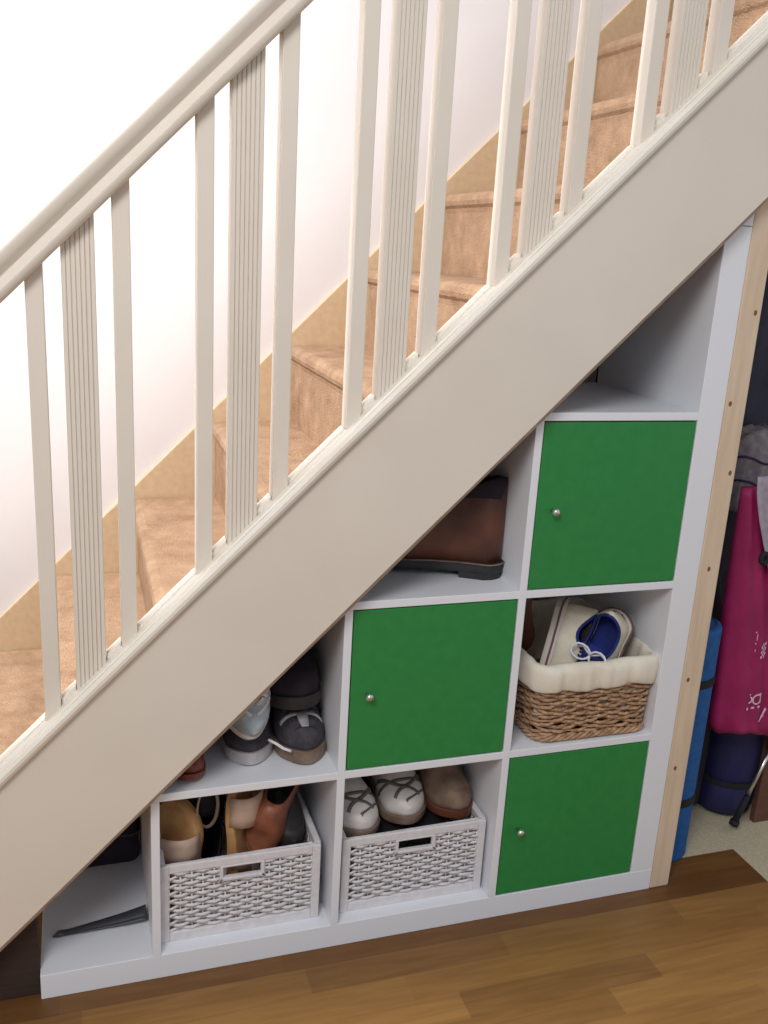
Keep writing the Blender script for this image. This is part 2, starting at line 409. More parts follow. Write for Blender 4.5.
for r in range(nrow):
    z = .008+r*(Hb-.014)/(nrow-1); w_, d_ = bw(z); pts = resample(rrect(w_, d_, .03), NS); path = []
    for i, (x, y, nx, ny) in enumerate(pts):
        ph = i/NS*sp*PI+(r % 2)*PI; o_ = .0038*sin(ph)
        path.append((x+nx*o_, y+ny*o_, z+.0024*sin(ph*.5+r)+random.uniform(-.0007, .0007)))
    path.append(path[0]); b.tube(path, .0037, 6, cap=False)
b.build('woven_body', M['wicker'], wk, smooth=True, merge=False)
b = MB()
for i in range(sp):
    p0 = resample(rrect(*bw(0), .03), sp*2)[i*2]; p1 = resample(rrect(*bw(Hb), .03), sp*2)[i*2]
    b.tube([(p0[0], p0[1], .004), (p1[0], p1[1], Hb)], .0028, 6)
b.build('stake', M['wicker_core'], wk, smooth=True); wk.children[-1].name = 'stakes'
b = MB()
for k in range(3):
    path = []
    for i, (x, y, nx, ny) in enumerate(resample(rrect(.262, .334, .032), 160)):
        a = i/160*46*2*PI/2+k*2*PI/3
        path.append((x+nx*(.004+.004*cos(a)), y+ny*(.004+.004*cos(a)), .0085+.0045*sin(a)))
    path.append(path[0]); b.tube(path, .0036, 6, cap=False)
b.build('braided_foot', M['wicker'], wk, smooth=True, merge=False)
b = MB(); pts = rrect(.25, .325, .03); b.add([(x, y, .004) for x, y in pts]+[(x, y, .008) for x, y in pts], [tuple(range(len(pts))), tuple(range(2*len(pts)-1, len(pts)-1, -1))]); b.build('base', M['wicker_core'], wk)
# liner: over the rim, hanging outside, lining the inside
b = MB(); rows = []; n = 160
for k, (dz, do) in enumerate(((-.046, .0090), (-.034, .0135), (-.018, .0150), (-.004, .0150), (.006, .0125), (.012, .006), (.013, -.002), (.009, -.009), (-.01, -.012), (-.05, -.013), (-.10, -.015), (-.135, -.02))):
    w_, d_ = bw(Hb); row = []
    for i, (x, y, nx, ny) in enumerate(resample(rrect(w_, d_, .035), n)):
        a = i/n*2*PI
        wav = .0022*sin(a*17+k*.3)+.0018*sin(a*31+1.3+k*.2)+.001*sin(a*53)
        hem = (.002*sin(a*6+.8)+.002*sin(a*13)) if k < 3 else .0
        lift = .004*max(0, -cos(a*1.0-2.4)) if k in (4, 5, 6, 7) else .0
        damp = 1 if k < 4 else .5
        corner = .010*max(0, sin(2*a))*0
        row.append((x+nx*(do+wav*damp), y+ny*(do+wav*damp), Hb+dz+hem*(3-k)/3+lift+.002*sin(a*9+k)))
    rows.append(row)
b.grid(rows, True); b.build('liner', M['linen'], wk, smooth=True, solid=.0025, subsurf=1)
wk.children[-1]['label'] = 'cream cloth liner folded over the rim'

# ------------------------------------------------------------------ shoes
def lerp_tab(tab, s_):
    for (a, va), (b_, vb) in zip(tab, tab[1:]):
        if s_ <= b_:
            u = (s_-a)/(b_-a); u = u*u*(3-2*u) if True else u; return va+(vb-va)*u
    return tab[-1][1]
WT = [(0, .66), (.12, .78), (.3, .74), (.45, .80), (.7, 1.0), (.85, .93), (1, .74)]
def halfw(s_, W):
    e = 1.0
    if s_ < .13: e = math.sqrt(max(0, 1-((.13-s_)/.13)**2))
    if s_ > .78: e = math.sqrt(max(0, 1-((s_-.78)/.22)**2))
    return W/2*lerp_tab(WT, s_)*e
def curve(s_, L, side=1): return side*L*.022*sin(s_*PI*1.1)
def srow(n): return [(.5-.5*cos(PI*i/n)) for i in range(n+1)]
def shoe(name, mtx, label, cat='shoe', group=None, L=.26, W=.095, upper=None, sole=None, lining=None, H=None, opening=(.10, .52), ao=58,
         st_=.022, laces=None, bars=None, toe_cap=None, welt=None, heelblock=None, side=1, collar=None, cuff=None, bow=None, stripes=None, tip=0.012, eps=.0):
    root = empty(name, None, label, cat, group, mtx)
    H = H or [(0, .072), (.12, .078), (.3, .07), (.5, .085), (.62, .078), (.8, .052), (.93, .042), (1, .024)]
    def P(s_, a, k=1.0, wk_=1.0, pz=.62):
        w_ = halfw(s_, W)*k; h = lerp_tab(H, s_)*k
        sa, ca = sin(a), cos(a)
        x = w_*wk_*math.copysign(abs(sa)**.75, sa)*(1-.10*abs(ca)*(1 if h > .06 else .3)); z = h*abs(ca)**pz
        sy = s_*L
        return (x+curve(s_, L, side), .004+(L-.008)*(.5+(s_-.5)*(k if k < 1 else 1)), st_-.001+z+tip*max(0, (s_-.75)/.25)**2)
    s0, s1 = opening; scn, sr = (s0+s1)/2, (s1-s0)/2
    def amin(s_):
        if s_ <= s0 or s_ >= s1: return 0
        return math.radians(ao)*math.sqrt(1-((s_-scn)/sr)**2)
    ss = sorted(set([round(x, 5) for x in srow(26)]+[round(scn-sr*cos(PI*i/16), 5) for i in range(17)]))
    def shell(k, nm, m_, par, solid, extra=0):
        b = MB(); n = 9
        for sg in (-1, 1):
            rows = []
            for s_ in ss:
                a0 = amin(s_); rows.append([P(s_, sg*(a0+(PI/2-a0)*j/n), k) for j in range(n+1)])
            b.grid(rows)
        return b.build(nm, m_, par, smooth=True, solid=solid)
    up = shell(1.0, 'upper', upper, root, .0022)
    if lining: shell(.955, 'lining', lining, root, 0); 
    # insole
    b = MB(); rows = [[(u*halfw(s_, W)*.9+curve(s_, L, side), s_*L, st_+.004) for u in (-1, 0, 1)] for s_ in srow(16)[1:-1]]; b.grid(rows); b.build('insole', lining or upper, root)
    # sole
    b = MB(); rows = []
    for s_ in srow(24):
        w_ = halfw(s_, W)*1.06+.0015; cx_ = curve(s_, L, side); tz = tip*max(0, (s_-.75)/.25)**2
        y = -.003+s_*(L+.006); th = st_*(1.0+.18*(1-s_)); z0 = tz
        rows.append([(cx_-w_*.96, y, z0), (cx_-w_, y, z0+.3*st_), (cx_-w_, y, tz+st_), (cx_-w_*.97, y, tz+st_+.003), (cx_+w_*.97, y, tz+st_+.003), (cx_+w_, y, tz+st_), (cx_+w_, y, z0+.3*st_), (cx_+w_*.96, y, z0)])
    b.grid(rows, True, True); b.build('sole', sole, root, smooth=False, bevel=.001)
    if welt:
        b = MB(); path = []
        for s_ in srow(24): path.append((curve(s_, L, side)-halfw(s_, W)*1.085-.002, -.004+s_*(L+.008), st_*.72+tip*max(0, (s_-.75)/.25)**2))
        for s_ in reversed(srow(24)): path.append((curve(s_, L, side)+halfw(s_, W)*1.085+.002, -.004+s_*(L+.008), st_*.72+tip*max(0, (s_-.75)/.25)**2))
        b.tube(path, .0022, 6, cap=False); b.build('welt', welt, root, smooth=True)
    if collar:
        b = MB(); path = []
        q = [scn-sr*cos(PI*i/16) for i in range(17)]
        for s_ in q: path.append(P(s_, -amin(s_)-.001, 1.01))
        for s_ in reversed(q): path.append(P(s_, amin(s_)+.001, 1.01))
        b.tube(path, .0035, 6, cap=False); b.build('collar', collar, root, smooth=True)
    if laces:
        b = MB(); sa, sb, nl, lm = laces
        tb = MB(); rows = []
        for i in range(7):
            s_ = s1-.13+(sb-s1+.17)*i/6; rows.append([P(s_, math.radians(a), 1.015) for a in (-26, -13, 0, 13, 26)])
        tb.grid(rows); tb.build('tongue', lining or upper, root, smooth=True, solid=.003)
        for i in range(nl):
            s_ = sa+(sb-sa)*i/max(1, nl-1)
            for dd in (-1, 1):
                pts = [P(s_+dd*.018*(j/6-.5)*2, math.radians(-38+76*j/6), 1.05) for j in range(7)]
                b.tube(pts, .0026, 6)
        b.build('laces', lm, root, smooth=True)
    if bow:
        bm_, s_ = bow; p = Vector(P(s_, 0, 1.08)); b = MB()
        for sg in (-1, 1):
            pts = [p+Vector((sg*.022*(1-cos(a))*.9, .016*sin(a)*1.0, .004+.014*sin(a/2))) for a in [2*PI*i/12 for i in range(13)]]
            b.tube(pts, .0024, 6)
            b.tube([p, p+Vector((sg*.02, -.012, .004)), p+Vector((sg*.035, -.004, -.012))], .0022, 6)
        b.build('bow', bm_, root, smooth=True)
    if bars:
        for nm, m_, list_ in bars:
            b = MB()
            for (sA, aA, sB, aB, wd) in list_:
                rows = []
                for i in range(13):
                    u = i/12; s_ = sA+(sB-sA)*u; a = math.radians(aA+(aB-aA)*u)
                    # band width across the direction of travel
                    ds, da = (sB-sA), math.radians(aB-aA); ln = math.hypot(ds*L, da*W*.5)+1e-6
                    ns, na = -da*W*.5/ln*wd/L, ds*L/ln*wd/(W*.5)
                    rows.append([P(max(0, min(1, s_+ns*f)), a+na*f, 1.03) for f in (-.5, 0, .5)])
                b.grid(rows)
            b.build(nm, m_, root, smooth=True, solid=.002)
    if toe_cap:
        b = MB(); rows = []
        for i in range(10):
            s_ = .80+.20*i/9; rows.append([P(s_, math.radians(-90+180*j/14), 1.02) for j in range(15)])
        b.grid(rows); b.build('toe_cap', toe_cap, root, smooth=True)
    if cuff:
        m_, a1 = cuff; b = MB()
        for sg in (-1, 1):
            rows = []
            for s_ in [s1*.995*(1-cos(PI/2*i/24)) for i in range(25)]:
                a0 = amin(s_); rows.append([P(s_, sg*(a0+(math.radians(a1)-a0)*j/5), 1.035+.012*sin(PI*j/5)) for j in range(6)])
            b.grid(rows)
        b.build('cuff', m_, root, smooth=True)
    if heelblock:
        m_, hh = heelblock; b = MB(); rows = []
        for z_ in (-hh, 0.001):
            ring = [(curve(s_, L, side)-halfw(s_, W)*1.04, s_*L, z_) for s_ in (.0, .01, .03, .07, .13, .2, .27, .30)]
            ring += [(curve(s_, L, side)+halfw(s_, W)*1.04, s_*L, z_) for s_ in (.30, .27, .2, .13, .07, .03, .01, .0)]
            rows.append(ring)
        b.grid(rows, True, True); b.build('heel', m_, root)
    return root

# white canvas sneakers in the wicker basket
SN = dict(L=.215, W=.092, upper=M['canvas'], sole=M['rubberwhite'], lining=M['navy'], welt=M['rubberred'], collar=M['navy'], laces=(.50, .72, 4, M['navylace']), bow=(M['whitelace'], .50), st_=.020,
          opening=(.05, .52), ao=62, H=[(0, .066), (.12, .070), (.3, .064), (.5, .074), (.62, .070), (.8, .048), (.93, .040), (1, .024)], group='white sneakers in the wicker basket')
shoe('sneaker', frame((-.158, .175, .660), (-.30, -.24, -.90), (.74, -.64, -.08)), 'white canvas sneaker with blue laces, tipped on its side with its sole facing left', **SN)
shoe('sneaker', frame((-.034, .120, .640), (-.42, -.06, -.88), (-.66, -.62, .42)), 'white canvas sneaker with blue lining, opening facing out, nearest the right side of the cell', side=-1, **SN)
shoe('leather_shoe', frame((-.238, .235, .672), (.0, -.10, -.99), (.35, .93, .0)), 'brown shoe standing upright behind the white sneakers in the wicker basket', L=.165, W=.085, upper=M['taupe'], sole=M['brown'], lining=M['darkin'], st_=.012)

# ---- sandals in the left white basket
def sandal(mtx, label, L=.235, W=.088, sole=None, strap=None, th=.018, bands=((.62, .055, .045), (.2, .03, .05)), thong=False, rim=None):
    root = empty('sandal', None, label, 'sandal', 'sandals in the left white basket', mtx)
    b = MB(); rows = []
    for s_ in srow(26):
        w_ = halfw(s_, W)+.001; cx_ = curve(s_, L); hh = .012*(1-s_)**2
        rows.append([(cx_-w_*.95, s_*L, 0), (cx_-w_, s_*L, th*.5), (cx_-w_*.97, s_*L, th+hh), (cx_-w_*.5, s_*L, th+hh-.003), (cx_+w_*.5, s_*L, th+hh-.003), (cx_+w_*.97, s_*L, th+hh), (cx_+w_, s_*L, th*.5), (cx_+w_*.95, s_*L, 0)])
    b.grid(rows, True, True); b.build('footbed', sole, root, smooth=True, bevel=.002)
    for sc_, wd, hh in bands:
        b = MB(); rows = []
        for i in range(13):
            a = PI*i/12; x = -halfw(sc_, W)*1.04*cos(a); z_ = th*.7+hh*sin(a)**.7
            rows.append([(x+curve(sc_, L), sc_*L+(u-.5)*wd, z_-.003*abs(u-.5)) for u in (0, .33, .66, 1)])
        b.grid(rows); b.build('strap', strap, root, smooth=True, solid=.0028)
    return root
sandal(frame((-.980, .125, .078), (-.02, .10, .99), (-.66, -.75, .0)), 'tan sandal with a pale strap leaning at the left end of the basket', L=.225, W=.104, sole=M['tan'], strap=M['nude'], th=.026, bands=((.62, .05, .05),))
sandal(frame((-.885, .10, .105), (.02, .08, .99), (.80, -.60, .0)), 'tan sandal standing on end with its pale strap to the right, behind the handle slot', L=.240, W=.085, sole=M['tan'], strap=M['nude'], th=.017, bands=((.78, .062, .045), (.30, .03, .03)))
shoe('loafer', frame((-.750, .16, .345), (-.42, -.25, -.87), (-.30, -.88, .35)), 'chestnut leather shoe with its toe pointing down into the left basket', L=.20, W=.080, upper=M['brownor'], sole=M['brown'], lining=M['darkin'], st_=.010, opening=(.04, .40))
shoe('ankle_shoe', frame((-.790, .300, .270), (.08, -.90, -.42), (.0, .40, .9)), 'black shoe lying low at the right end of the left basket', L=.24, W=.085, upper=M['blackr'], sole=M['blackr'], lining=M['darkin'], st_=.012)
shoe('leather_shoe', frame((-.835, .27, .10), (.05, .1, .98), (.1, -.95, .05)), 'dark brown shoe standing at the back of the left white basket', L=.26, W=.085, upper=M['brown'], sole=M['brown'], lining=M['darkin'], st_=.010)
b = MB(); cxs, czs = -.934, .300
b.tube([(cxs+.022*cos(a), .13-.02*sin(a*.5), czs-.022+.055*sin(a)) for a in [math.radians(-120+300*i/24) for i in range(25)]]+[(cxs-.012, .14, .225)], .0038, 8, flat=.6)
tag(b.build('shoe_strap', M['nude'], smooth=True), 'thin pinkish leather strap looped up between the two tan sandals', 'strap')

# ---- white/grey trainers and brown shoes in the right white basket
TR_ = dict(L=.255, W=.102, upper=M['trainerwhite'], sole=M['taupe'], lining=M['darkin'], st_=.018, opening=(.06, .56), ao=66, group='white trainers in the right basket',
           H=[(0, .060), (.12, .066), (.3, .058), (.5, .060), (.62, .058), (.8, .045), (.93, .036), (1, .022)],
           bars=[('cross_stripe', M['trainergrey'], [(.60, -75, .88, 35, .008), (.60, 75, .88, -35, .008), (.72, -80, .72, 80, .007), (.80, -60, .95, 10, .006)])])
shoe('trainer', frame((-.640, .305, .236), (.07, -.985, -.15), (0, .15, .98)), 'white trainer with grey crossing stripes at the left end of the right basket', **TR_)
shoe('trainer', frame((-.528, .325, .236), (.05, -.985, -.13), (0, .12, .98)), 'white trainer with grey crossing stripes, second from the left in the right basket', side=-1, **TR_)
shoe('casual_shoe', frame((-.428, .325, .240), (.10, -.98, -.14), (0, .15, .98)), 'taupe and brown shoe with rounded toe at the right end of the right basket', L=.262, W=.098, upper=M['taupe'], sole=M['brown'], lining=M['darkin'], st_=.018, collar=M['charcoal'], toe_cap=M['taupe'])
shoe('leather_shoe', frame((-.500, .380, .318), (.05, -.98, -.02), (0, .05, .98)), 'dark reddish brown shoe tucked behind the second white trainer', L=.20, W=.085, upper=M['redbrown'], sole=M['brown'], lining=M['darkin'], st_=.012)
shoe('leather_shoe', frame((-.425, .375, .322), (.03, -.97, -.03), (.0, .05, .98)), 'reddish brown shoe resting on top of the taupe shoe in the right basket', L=.20, W=.085, upper=M['redbrown'], sole=M['blackr'], lining=M['darkin'], st_=.014)

BK = dict(upper=M['blackr'], sole=M['blackr'], lining=M['darkin'], st_=.012)
shoe('court_shoe', frame((-.560, .330, .115), (.05, -.98, .03), (0, 0, 1)), 'black shoe lying low in the right white basket behind its handle slot', L=.27, W=.10, **BK)
shoe('court_shoe', frame((-.455, .335, .115), (.03, -.98, .02), (0, 0, 1)), 'black shoe lying low in the right white basket under the taupe shoe', L=.27, W=.10, **BK)
shoe('court_shoe', frame((-.932, .250, .080), (0, .10, 1), (0, -1, .1)), 'black shoe standing on its heel between the two tan sandals', L=.275, W=.10, **BK)
# ---- shoes on the middle shelf, left cell
z2 = Zs[1]+.0008
HK = [(0, .085), (.12, .09), (.3, .082), (.5, .09), (.62, .082), (.8, .058), (.93, .046), (1, .028)]
shoe('walking_shoe', frame((-.738, .322, z2), (-.06, -1, 0), (0, 0, 1)), 'charcoal walking shoe with a pale grey T shaped overlay facing out, below another dark shoe', L=.285, W=.098, upper=M['charcoal'], sole=M['taupe'], lining=M['darkin'], H=HK, st_=.024,
     bars=[('overlay', M['greyleather'], [(.80, -62, .80, 62, .013), (.80, 0, .93, 0, .014)])], laces=(.50, .72, 4, M['charcoal']), toe_cap=M['blackr'], tip=.004)
shoe('walking_shoe', frame((-.862, .338, z2), (.02, -1, 0), (0, 0, 1)), 'dark walking shoe with pale sole edge under the pale blue trainer', L=.28, W=.096, upper=M['charcoal'], sole=M['greyleather'], lining=M['darkin'], H=[(a, h*.72) for a, h in HK], st_=.022, toe_cap=M['taupe'], side=-1, tip=.004)
shoe('running_shoe', frame((-.868, .205, z2+.280), (.0, -.55, -.83), (.12, -.83, .55)), 'pale blue and white running shoe resting on the dark shoe under the sloping stringer', L=.265, W=.088, upper=M['bluegrey'], sole=M['rubberwhite'], lining=M['brown'], st_=.016,
     bars=[('side_stripe', M['trainerwhite'], [(.62, -70, .80, -5, .008), (.70, -75, .87, -5, .007), (.62, 70, .80, 5, .008), (.70, 75, .87, 5, .007)])], laces=(.55, .72, 3, M['whitelace']))
shoe('walking_boot', frame((-.760, .335, z2+.122), (-.04, -.98, -.06), (0, .06, .98)), 'black boot stacked on top of the charcoal walking shoe', L=.285, W=.112, upper=M['blackcloth'], sole=M['blackr'], lining=M['darkin'], H=[(a, h*1.12) for a, h in HK], st_=.024)
shoe('leather_shoe', frame((-.958, .22, z2), (-.12, -.98, 0), (0, 0, 1)), 'reddish brown shoe toe at the narrow left end of the middle shelf', L=.205, W=.062, upper=M['redbrown'], sole=M['redbrown'], lining=M['darkin'], st_=.010, H=[(0, .04), (.5, .048), (.8, .04), (1, .02)])
b = MB(); b.tube([(-.826, .060, z2+.052), (-.812, .050, z2+.047), (-.800, .042, z2+.040), (-.786, .036, z2+.036)], .0028, 8)
tag(b.build('loose_lace', M['whitelace'], smooth=True), 'short white lace end lying between the blue trainer and the charcoal shoe', 'lace')

# ---- brown boot on the third shelf
z3 = Zs[2]+.0125
bt = shoe('leather_boot', frame((-.350, .088, z3), (-.90, .42, 0), (0, 0, 1)), 'brown leather ankle boot with pale welt stitching on the shelf beside the upper green door', cat='boot', L=.285, W=.100, upper=M['bootbrown'], sole=M['blackr'], lining=M['darkin'],
     H=[(0, .168), (.12, .172), (.3, .168), (.42, .150), (.55, .112), (.7, .078), (.85, .062), (.95, .052), (1, .03)], opening=(.06, .40), ao=30, st_=.020, heelblock=(M['blackr'], .012), collar=M['blackcloth'], cuff=(M['blackcloth'], 50), laces=(.44, .60, 4, M['brown']))
# pale welt line and heel counter seams
b = MB(); L_, W_ = .285, .100
for sg in (-1, 1):
    b.tube([(curve(s_, L_)+sg*(halfw(s_, W_)*1.075+.003), -.004+s_*(L_+.008), .021+.012*max(0, (s_-.75)/.25)**2) for s_ in srow(24)], .0016, 6)
b.build('welt', M['taupe'], bt, smooth=True)
shoe('leather_boot', frame((-.372, .275, z3), (-.93, .10, 0), (0, 0, 1)), 'dark boot standing behind the brown leather ankle boot', cat='boot', L=.27, W=.095, upper=M['blackcloth'], sole=M['blackr'], lining=M['darkin'],
     H=[(0, .20), (.12, .21), (.3, .205), (.42, .17), (.55, .112), (.7, .078), (.85, .062), (.95, .052), (1, .03)], opening=(.06, .40), ao=30, st_=.020, heelblock=(M['blackr'], .012))

# ---- left end cell: dark tapered horn and a black pouch
b = MB(); rows = []
for i in range(22):
    u = i/21; x = -1.235+.178*u; yc = .098+.010*u; hw = .0065+.013*u**1.2; hz = .006+.013*u**1.3
    if i == 0: hw *= .3; hz *= .4
    row = []
    for k in range(14):
        a = 2*PI*k/14
        row.append((x, yc+hw*cos(a), T+.0005+hz*.9+hz*.9*sin(a)-(.6*hz if sin(a) > .2 else 0)*(1 if .1 < u else 0)+.012*max(0, u-.75)**1.2))
    rows.append(row)
b.grid(rows, True, True); tag(b.build('shoehorn', M['darkgrey'], smooth=True), 'dark grey tapered shoehorn lying in the low left end of the shelving', 'shoehorn')
b = MB(); pts = rrect(.150, .09, .02); rows = []
for z_, k in ((0, .96), (.006, 1), (.05, 1.0), (.085, .95), (.10, .8)): rows.append([(x*k, y*k, z_) for x, y in pts])
b.grid(rows, True, True); o = b.build('pouch', M['blackcloth'], smooth=True, bevel=.002); o.location = (-1.133, .342, T+.0008); tag(o, 'black pouch at the back of the low left end of the shelving', 'pouch')
b = MB(); b.tube([(x*1.02, y*1.02, .070) for x, y in pts+pts[:1]], .0025, 6, cap=False); b.build('zip', M['darkgrey'], o)

# ------------------------------------------------------------------ cupboard on the right
def cyl_rows(r, z0, z1, n=40, round_=.012):
    pr = [(r-round_, z0), (r-round_*.3, z0+round_*.3), (r, z0+round_), (r, z1-round_), (r-round_*.3, z1-round_*.3), (r-round_, z1)]
    return [[(rr*cos(2*PI*k/n), rr*sin(2*PI*k/n), zz_) for k in range(n)] for rr, zz_ in pr]
# blue foam mat roll
mt = empty('exercise_mat', (.162, .140, 0), 'rolled blue foam mat with two black straps standing behind the pine post', 'mat')
b = MB(); b.grid(cyl_rows(.074, .0, .600, round_=.008), True, True); b.build('roll', M['mat'], mt, smooth=False)
b = MB(); path = []
for i in range(120):
    a = i/119*2*PI*3.2; r = .012+.054*i/119; path.append((r*cos(a), r*sin(a), .6005))
b.tube(path, .0022, 6); b.build('spiral_end', M['matend'], mt, smooth=True)
for z_ in (.163, .470):
    b = MB(); rows = [[(rr*cos(2*PI*k/40), rr*sin(2*PI*k/40), z_+dz) for k in range(40)] for rr, dz in ((.0745, -.010), (.0765, -.010), (.0765, .010), (.0745, .010))]
    b.grid(rows+[rows[0]], True); b.build('strap', M['strap'], mt)
# navy roll
nr = empty('bedroll', (.450, .262, 0), 'navy rolled sleeping mat standing behind the magenta bag', 'bedroll')
b = MB(); rows = []
for z_, r in ((0, .050), (.008, .070), (.04, .077), (.092, .079), (.10, .075), (.108, .079), (.2, .081), (.3, .080), (.45, .080), (.50, .07), (.51, .03)):
    rows.append([((r+.0015*sin(k*1.7))*cos(2*PI*k/40), (r+.0015*sin(k*2.3))*sin(2*PI*k/40), z_) for k in range(40)])
b.grid(rows, True, True); b.build('roll', M['navyroll'], nr, smooth=True)
for z_ in (.10, .38):
    b = MB(); rows = [[(rr*cos(2*PI*k/40), rr*sin(2*PI*k/40), z_+dz) for k in range(40)] for rr, dz in ((.078, -.008), (.083, -.008), (.083, .008), (.078, .008))]
    b.grid(rows+[rows[0]], True); b.build('strap', M['strap'], nr)
# black bag standing between the rolls
bb = empty('holdall', (.335, .33, 0), 'black cloth bag standing between the blue mat and the navy roll', 'bag')
b = MB(); rows = []
pts = rrect(.10, .17, .04)
for z_, k in ((0, .85), (.02, 1), (.15, 1.05), (.35, 1.0), (.55, .8), (.66, .45), (.70, .3)): rows.append([(x*k, y*k, z_) for x, y in pts])
b.grid(rows, True, True); b.build('body', M['blackcloth'], bb, smooth=True)
b = MB(); b.tube([(.0, -.03+.06*i/10, .69+.05*sin(PI*i/10)) for i in range(11)], .006, 8); b.build('handle', M['strap'], bb, smooth=True)
# brown board
o = boxo('board', M['brownboard'], (0, .36, 0, .018, 0, .285), None, .002); o.location = (.478, .163, -.002); tag(o, 'brown wooden board standing on the floor under the magenta bag', 'board')
M['gapshade'] = mat('dark_gap_shade', srgb(58, 42, 36), .8, srgb(48, 34, 30), 10, stretch=(1, 1, 8))  # shade of the under-stair gap put into the colour
o = boxo('gap_shade_panel', M['gapshade'], (0, .3435, 0, .016, 0, .21), None, .002); o.location = (-1.60, .014, .0005); tag(o, 'added dark brown panel standing in for the shade in the low gap between the floor and stringer, left of the shelving', 'board')  # added panel, stands in for the dark gap left of the unit
# pole with black foot
pl = empty('walking_pole', (.393, .145, .0), 'slanting metal pole with black foot standing against the brown board', 'pole')
def pt(u): return Vector((.006+.118*u, 0, .024+.33*u))
b = MB(); b.tube([pt(0), pt(.22)], [.0085, .0075], 12); b.tube([pt(-.02), pt(.02)], [.012, .012], 12); b.build('foot', M['strap'], pl, smooth=True)
b = MB(); b.tube([pt(.22), pt(.62)], .0052, 12); b.build('shaft', M['metal'], pl, smooth=True)
b = MB(); b.tube([pt(.60), pt(.64), pt(.76), pt(.80)], [.011, .013, .013, .010], 12); b.build('grip', M['strap'], pl, smooth=True)

# clothes pole the things hang from
cp = MB(); cp.tube([(.62, .03, 1.56), (.62, WY-.001, 1.56)], .014, 16); tag(cp.build('hanging_rail', M['metal'], smooth=True), 'metal hanging rail at the right side of the cupboard', 'rail')
# magenta drawstring bag: folded nylon
def yb(x, z):   # front surface, x along width 0..1, z from 0 (bottom) up
    return .004*sin(x*34+z*3)+.006*sin(x*17+1.2+z*2)-.030*(max(0, 1-(2*x-1)**4))**.5*min(1, .45+1.1*(1-z/.62))
bgx = lambda u, z: (.247+.024*math.sqrt(max(0, (z)/.60))*.6+.0*z)+u*(.30-.26*max(0, (z-.25)/.42)**1.3*.9)
pk = empty('drawstring_bag', (.25, .13, .298), 'magenta drawstring bag with pale printing hanging in front of the navy roll', 'bag')
ZB = .615
def LF(k): return .024-.030*k
def pbag(u, z, back=False):
    k = max(0., min(1., z/ZB))
    left = LF(k)+(.012*(1-min(1, z/.03))**2)
    width = .30-.17*k**2.2
    y = yb(u, z)*(1-.45*k)
    if back: y = .040*(1-.75*k)-.3*y
    return (left+u*width, y, z+.012*sin(u*9)*(1 if z < .02 else 0)+.0)
b = MB(); rows = []
NU, NZ = 60, 26
for j in range(NZ+1):
    z = ZB*j/NZ
    rows.append([pbag(i/NU, z) for i in range(NU+1)]+[pbag(1-i/NU, z, True) for i in range(NU+1)])
b.grid(rows, True, True); b.build('body', M['pink'], pk, smooth=True)
# pale grey mesh panel in the upper part, behind a curved edge
b = MB(); rows = []
for j in range(15):
    v = j/14; z = .385+v*(ZB-.385+.03); zc = min(z, ZB)
    u0 = .46-.34*v**.6; rows.append([Vector(pbag(u0+(.92-u0)*i/12, zc))+Vector((0, -.012, z-zc)) for i in range(13)])
b.grid(rows); o = b.build('mesh_panel', M['greymesh'], pk, smooth=True, solid=.002); o['label'] = 'pale grey mesh upper panel'
for u0, u1 in ((.40, .52), (.72, .80)):
    b = MB(); rows = []
    for j in range(14):
        z = .30+(ZB+.04-.30)*j/13; zc = min(z, ZB); rows.append([Vector(pbag(u, zc))+Vector((0, -.018, z-zc)) for u in (u0, (u0+u1)/2, u1)])
    b.grid(rows); b.build('strap', M['pinkdark'], pk, smooth=True, solid=.002)
b = MB(); b.tube([(.045+.009*cos(a), -.044, .462+.011*sin(a)) for a in [2*PI*i/16 for i in range(17)]], .006, 8, cap=False); b.build('toggle', M['strap'], pk, smooth=True)
b = MB(); b.tube([(.08, .01, ZB-.01), (.13, .01, ZB+.10), (.24, .015, ZB+.32), (.345, .02, 1.537-.29), (.37, .02, 1.573-.29), (.40, .02, 1.537-.29), (.33, .03, ZB+.32), (.17, .02, ZB-.01)], .006, 8, flat=.5); b.build('cord', M['pinkdark'], pk, smooth=True)
# printed marks (seen foreshortened on the folds)
def mark(list_, name='printed_mark'):
    b = MB()
    for poly in list_:
        n = len(poly); vs = []
        for dy in (-.0016, -.0006):
            for (x, z) in poly:
                k = z/ZB; left = LF(k); width = .30-.17*k**2.2; u = (x-left)/width
                vs.append((x, yb(u, z)*(1-.45*k)+dy-.0005, z))
        b.add(vs, [tuple(range(n)), tuple(range(2*n-1, n-1, -1))]+[(i, i+n, (i+1) % n+n, (i+1) % n) for i in range(n)])
    b.build(name, M['print'], pk)
def q(x0, z0, x1, z1): return [(x0, z0), (x1, z0), (x1, z1), (x0, z1)]
def ring(cx_, cz_, r0, r1, sq=1.0, n=20, a0=0, a1=360):
    out = []
    for i in range(n):
        A = math.radians(a0+(a1-a0)*i/n); B = math.radians(a0+(a1-a0)*(i+1)/n)
        out.append([(cx_+r0*cos(A), cz_+r0*sin(A)), (cx_+r1*cos(A), cz_+r1*sin(A)), (cx_+r1*cos(B), cz_+r1*sin(B)), (cx_+r0*cos(B), cz_+r0*sin(B))])
    return out
MX, MZ = .108, .100
mark(ring(MX, MZ, .0100, .0135)+[q(MX+.010, MZ-.0125, MX+.0145, MZ-.0085), q(MX+.010, MZ+.0085, MX+.0145, MZ+.0125), q(MX+.0115, MZ-.012, MX+.0145, MZ+.012), q(MX-.003, MZ+.010, MX+.013, MZ+.0130)])
mark(ring(MX-.022, MZ, .006, .0095, a0=-90, a1=70, n=10)+[q(MX-.022, MZ+.012, MX-.019, MZ+.015)])
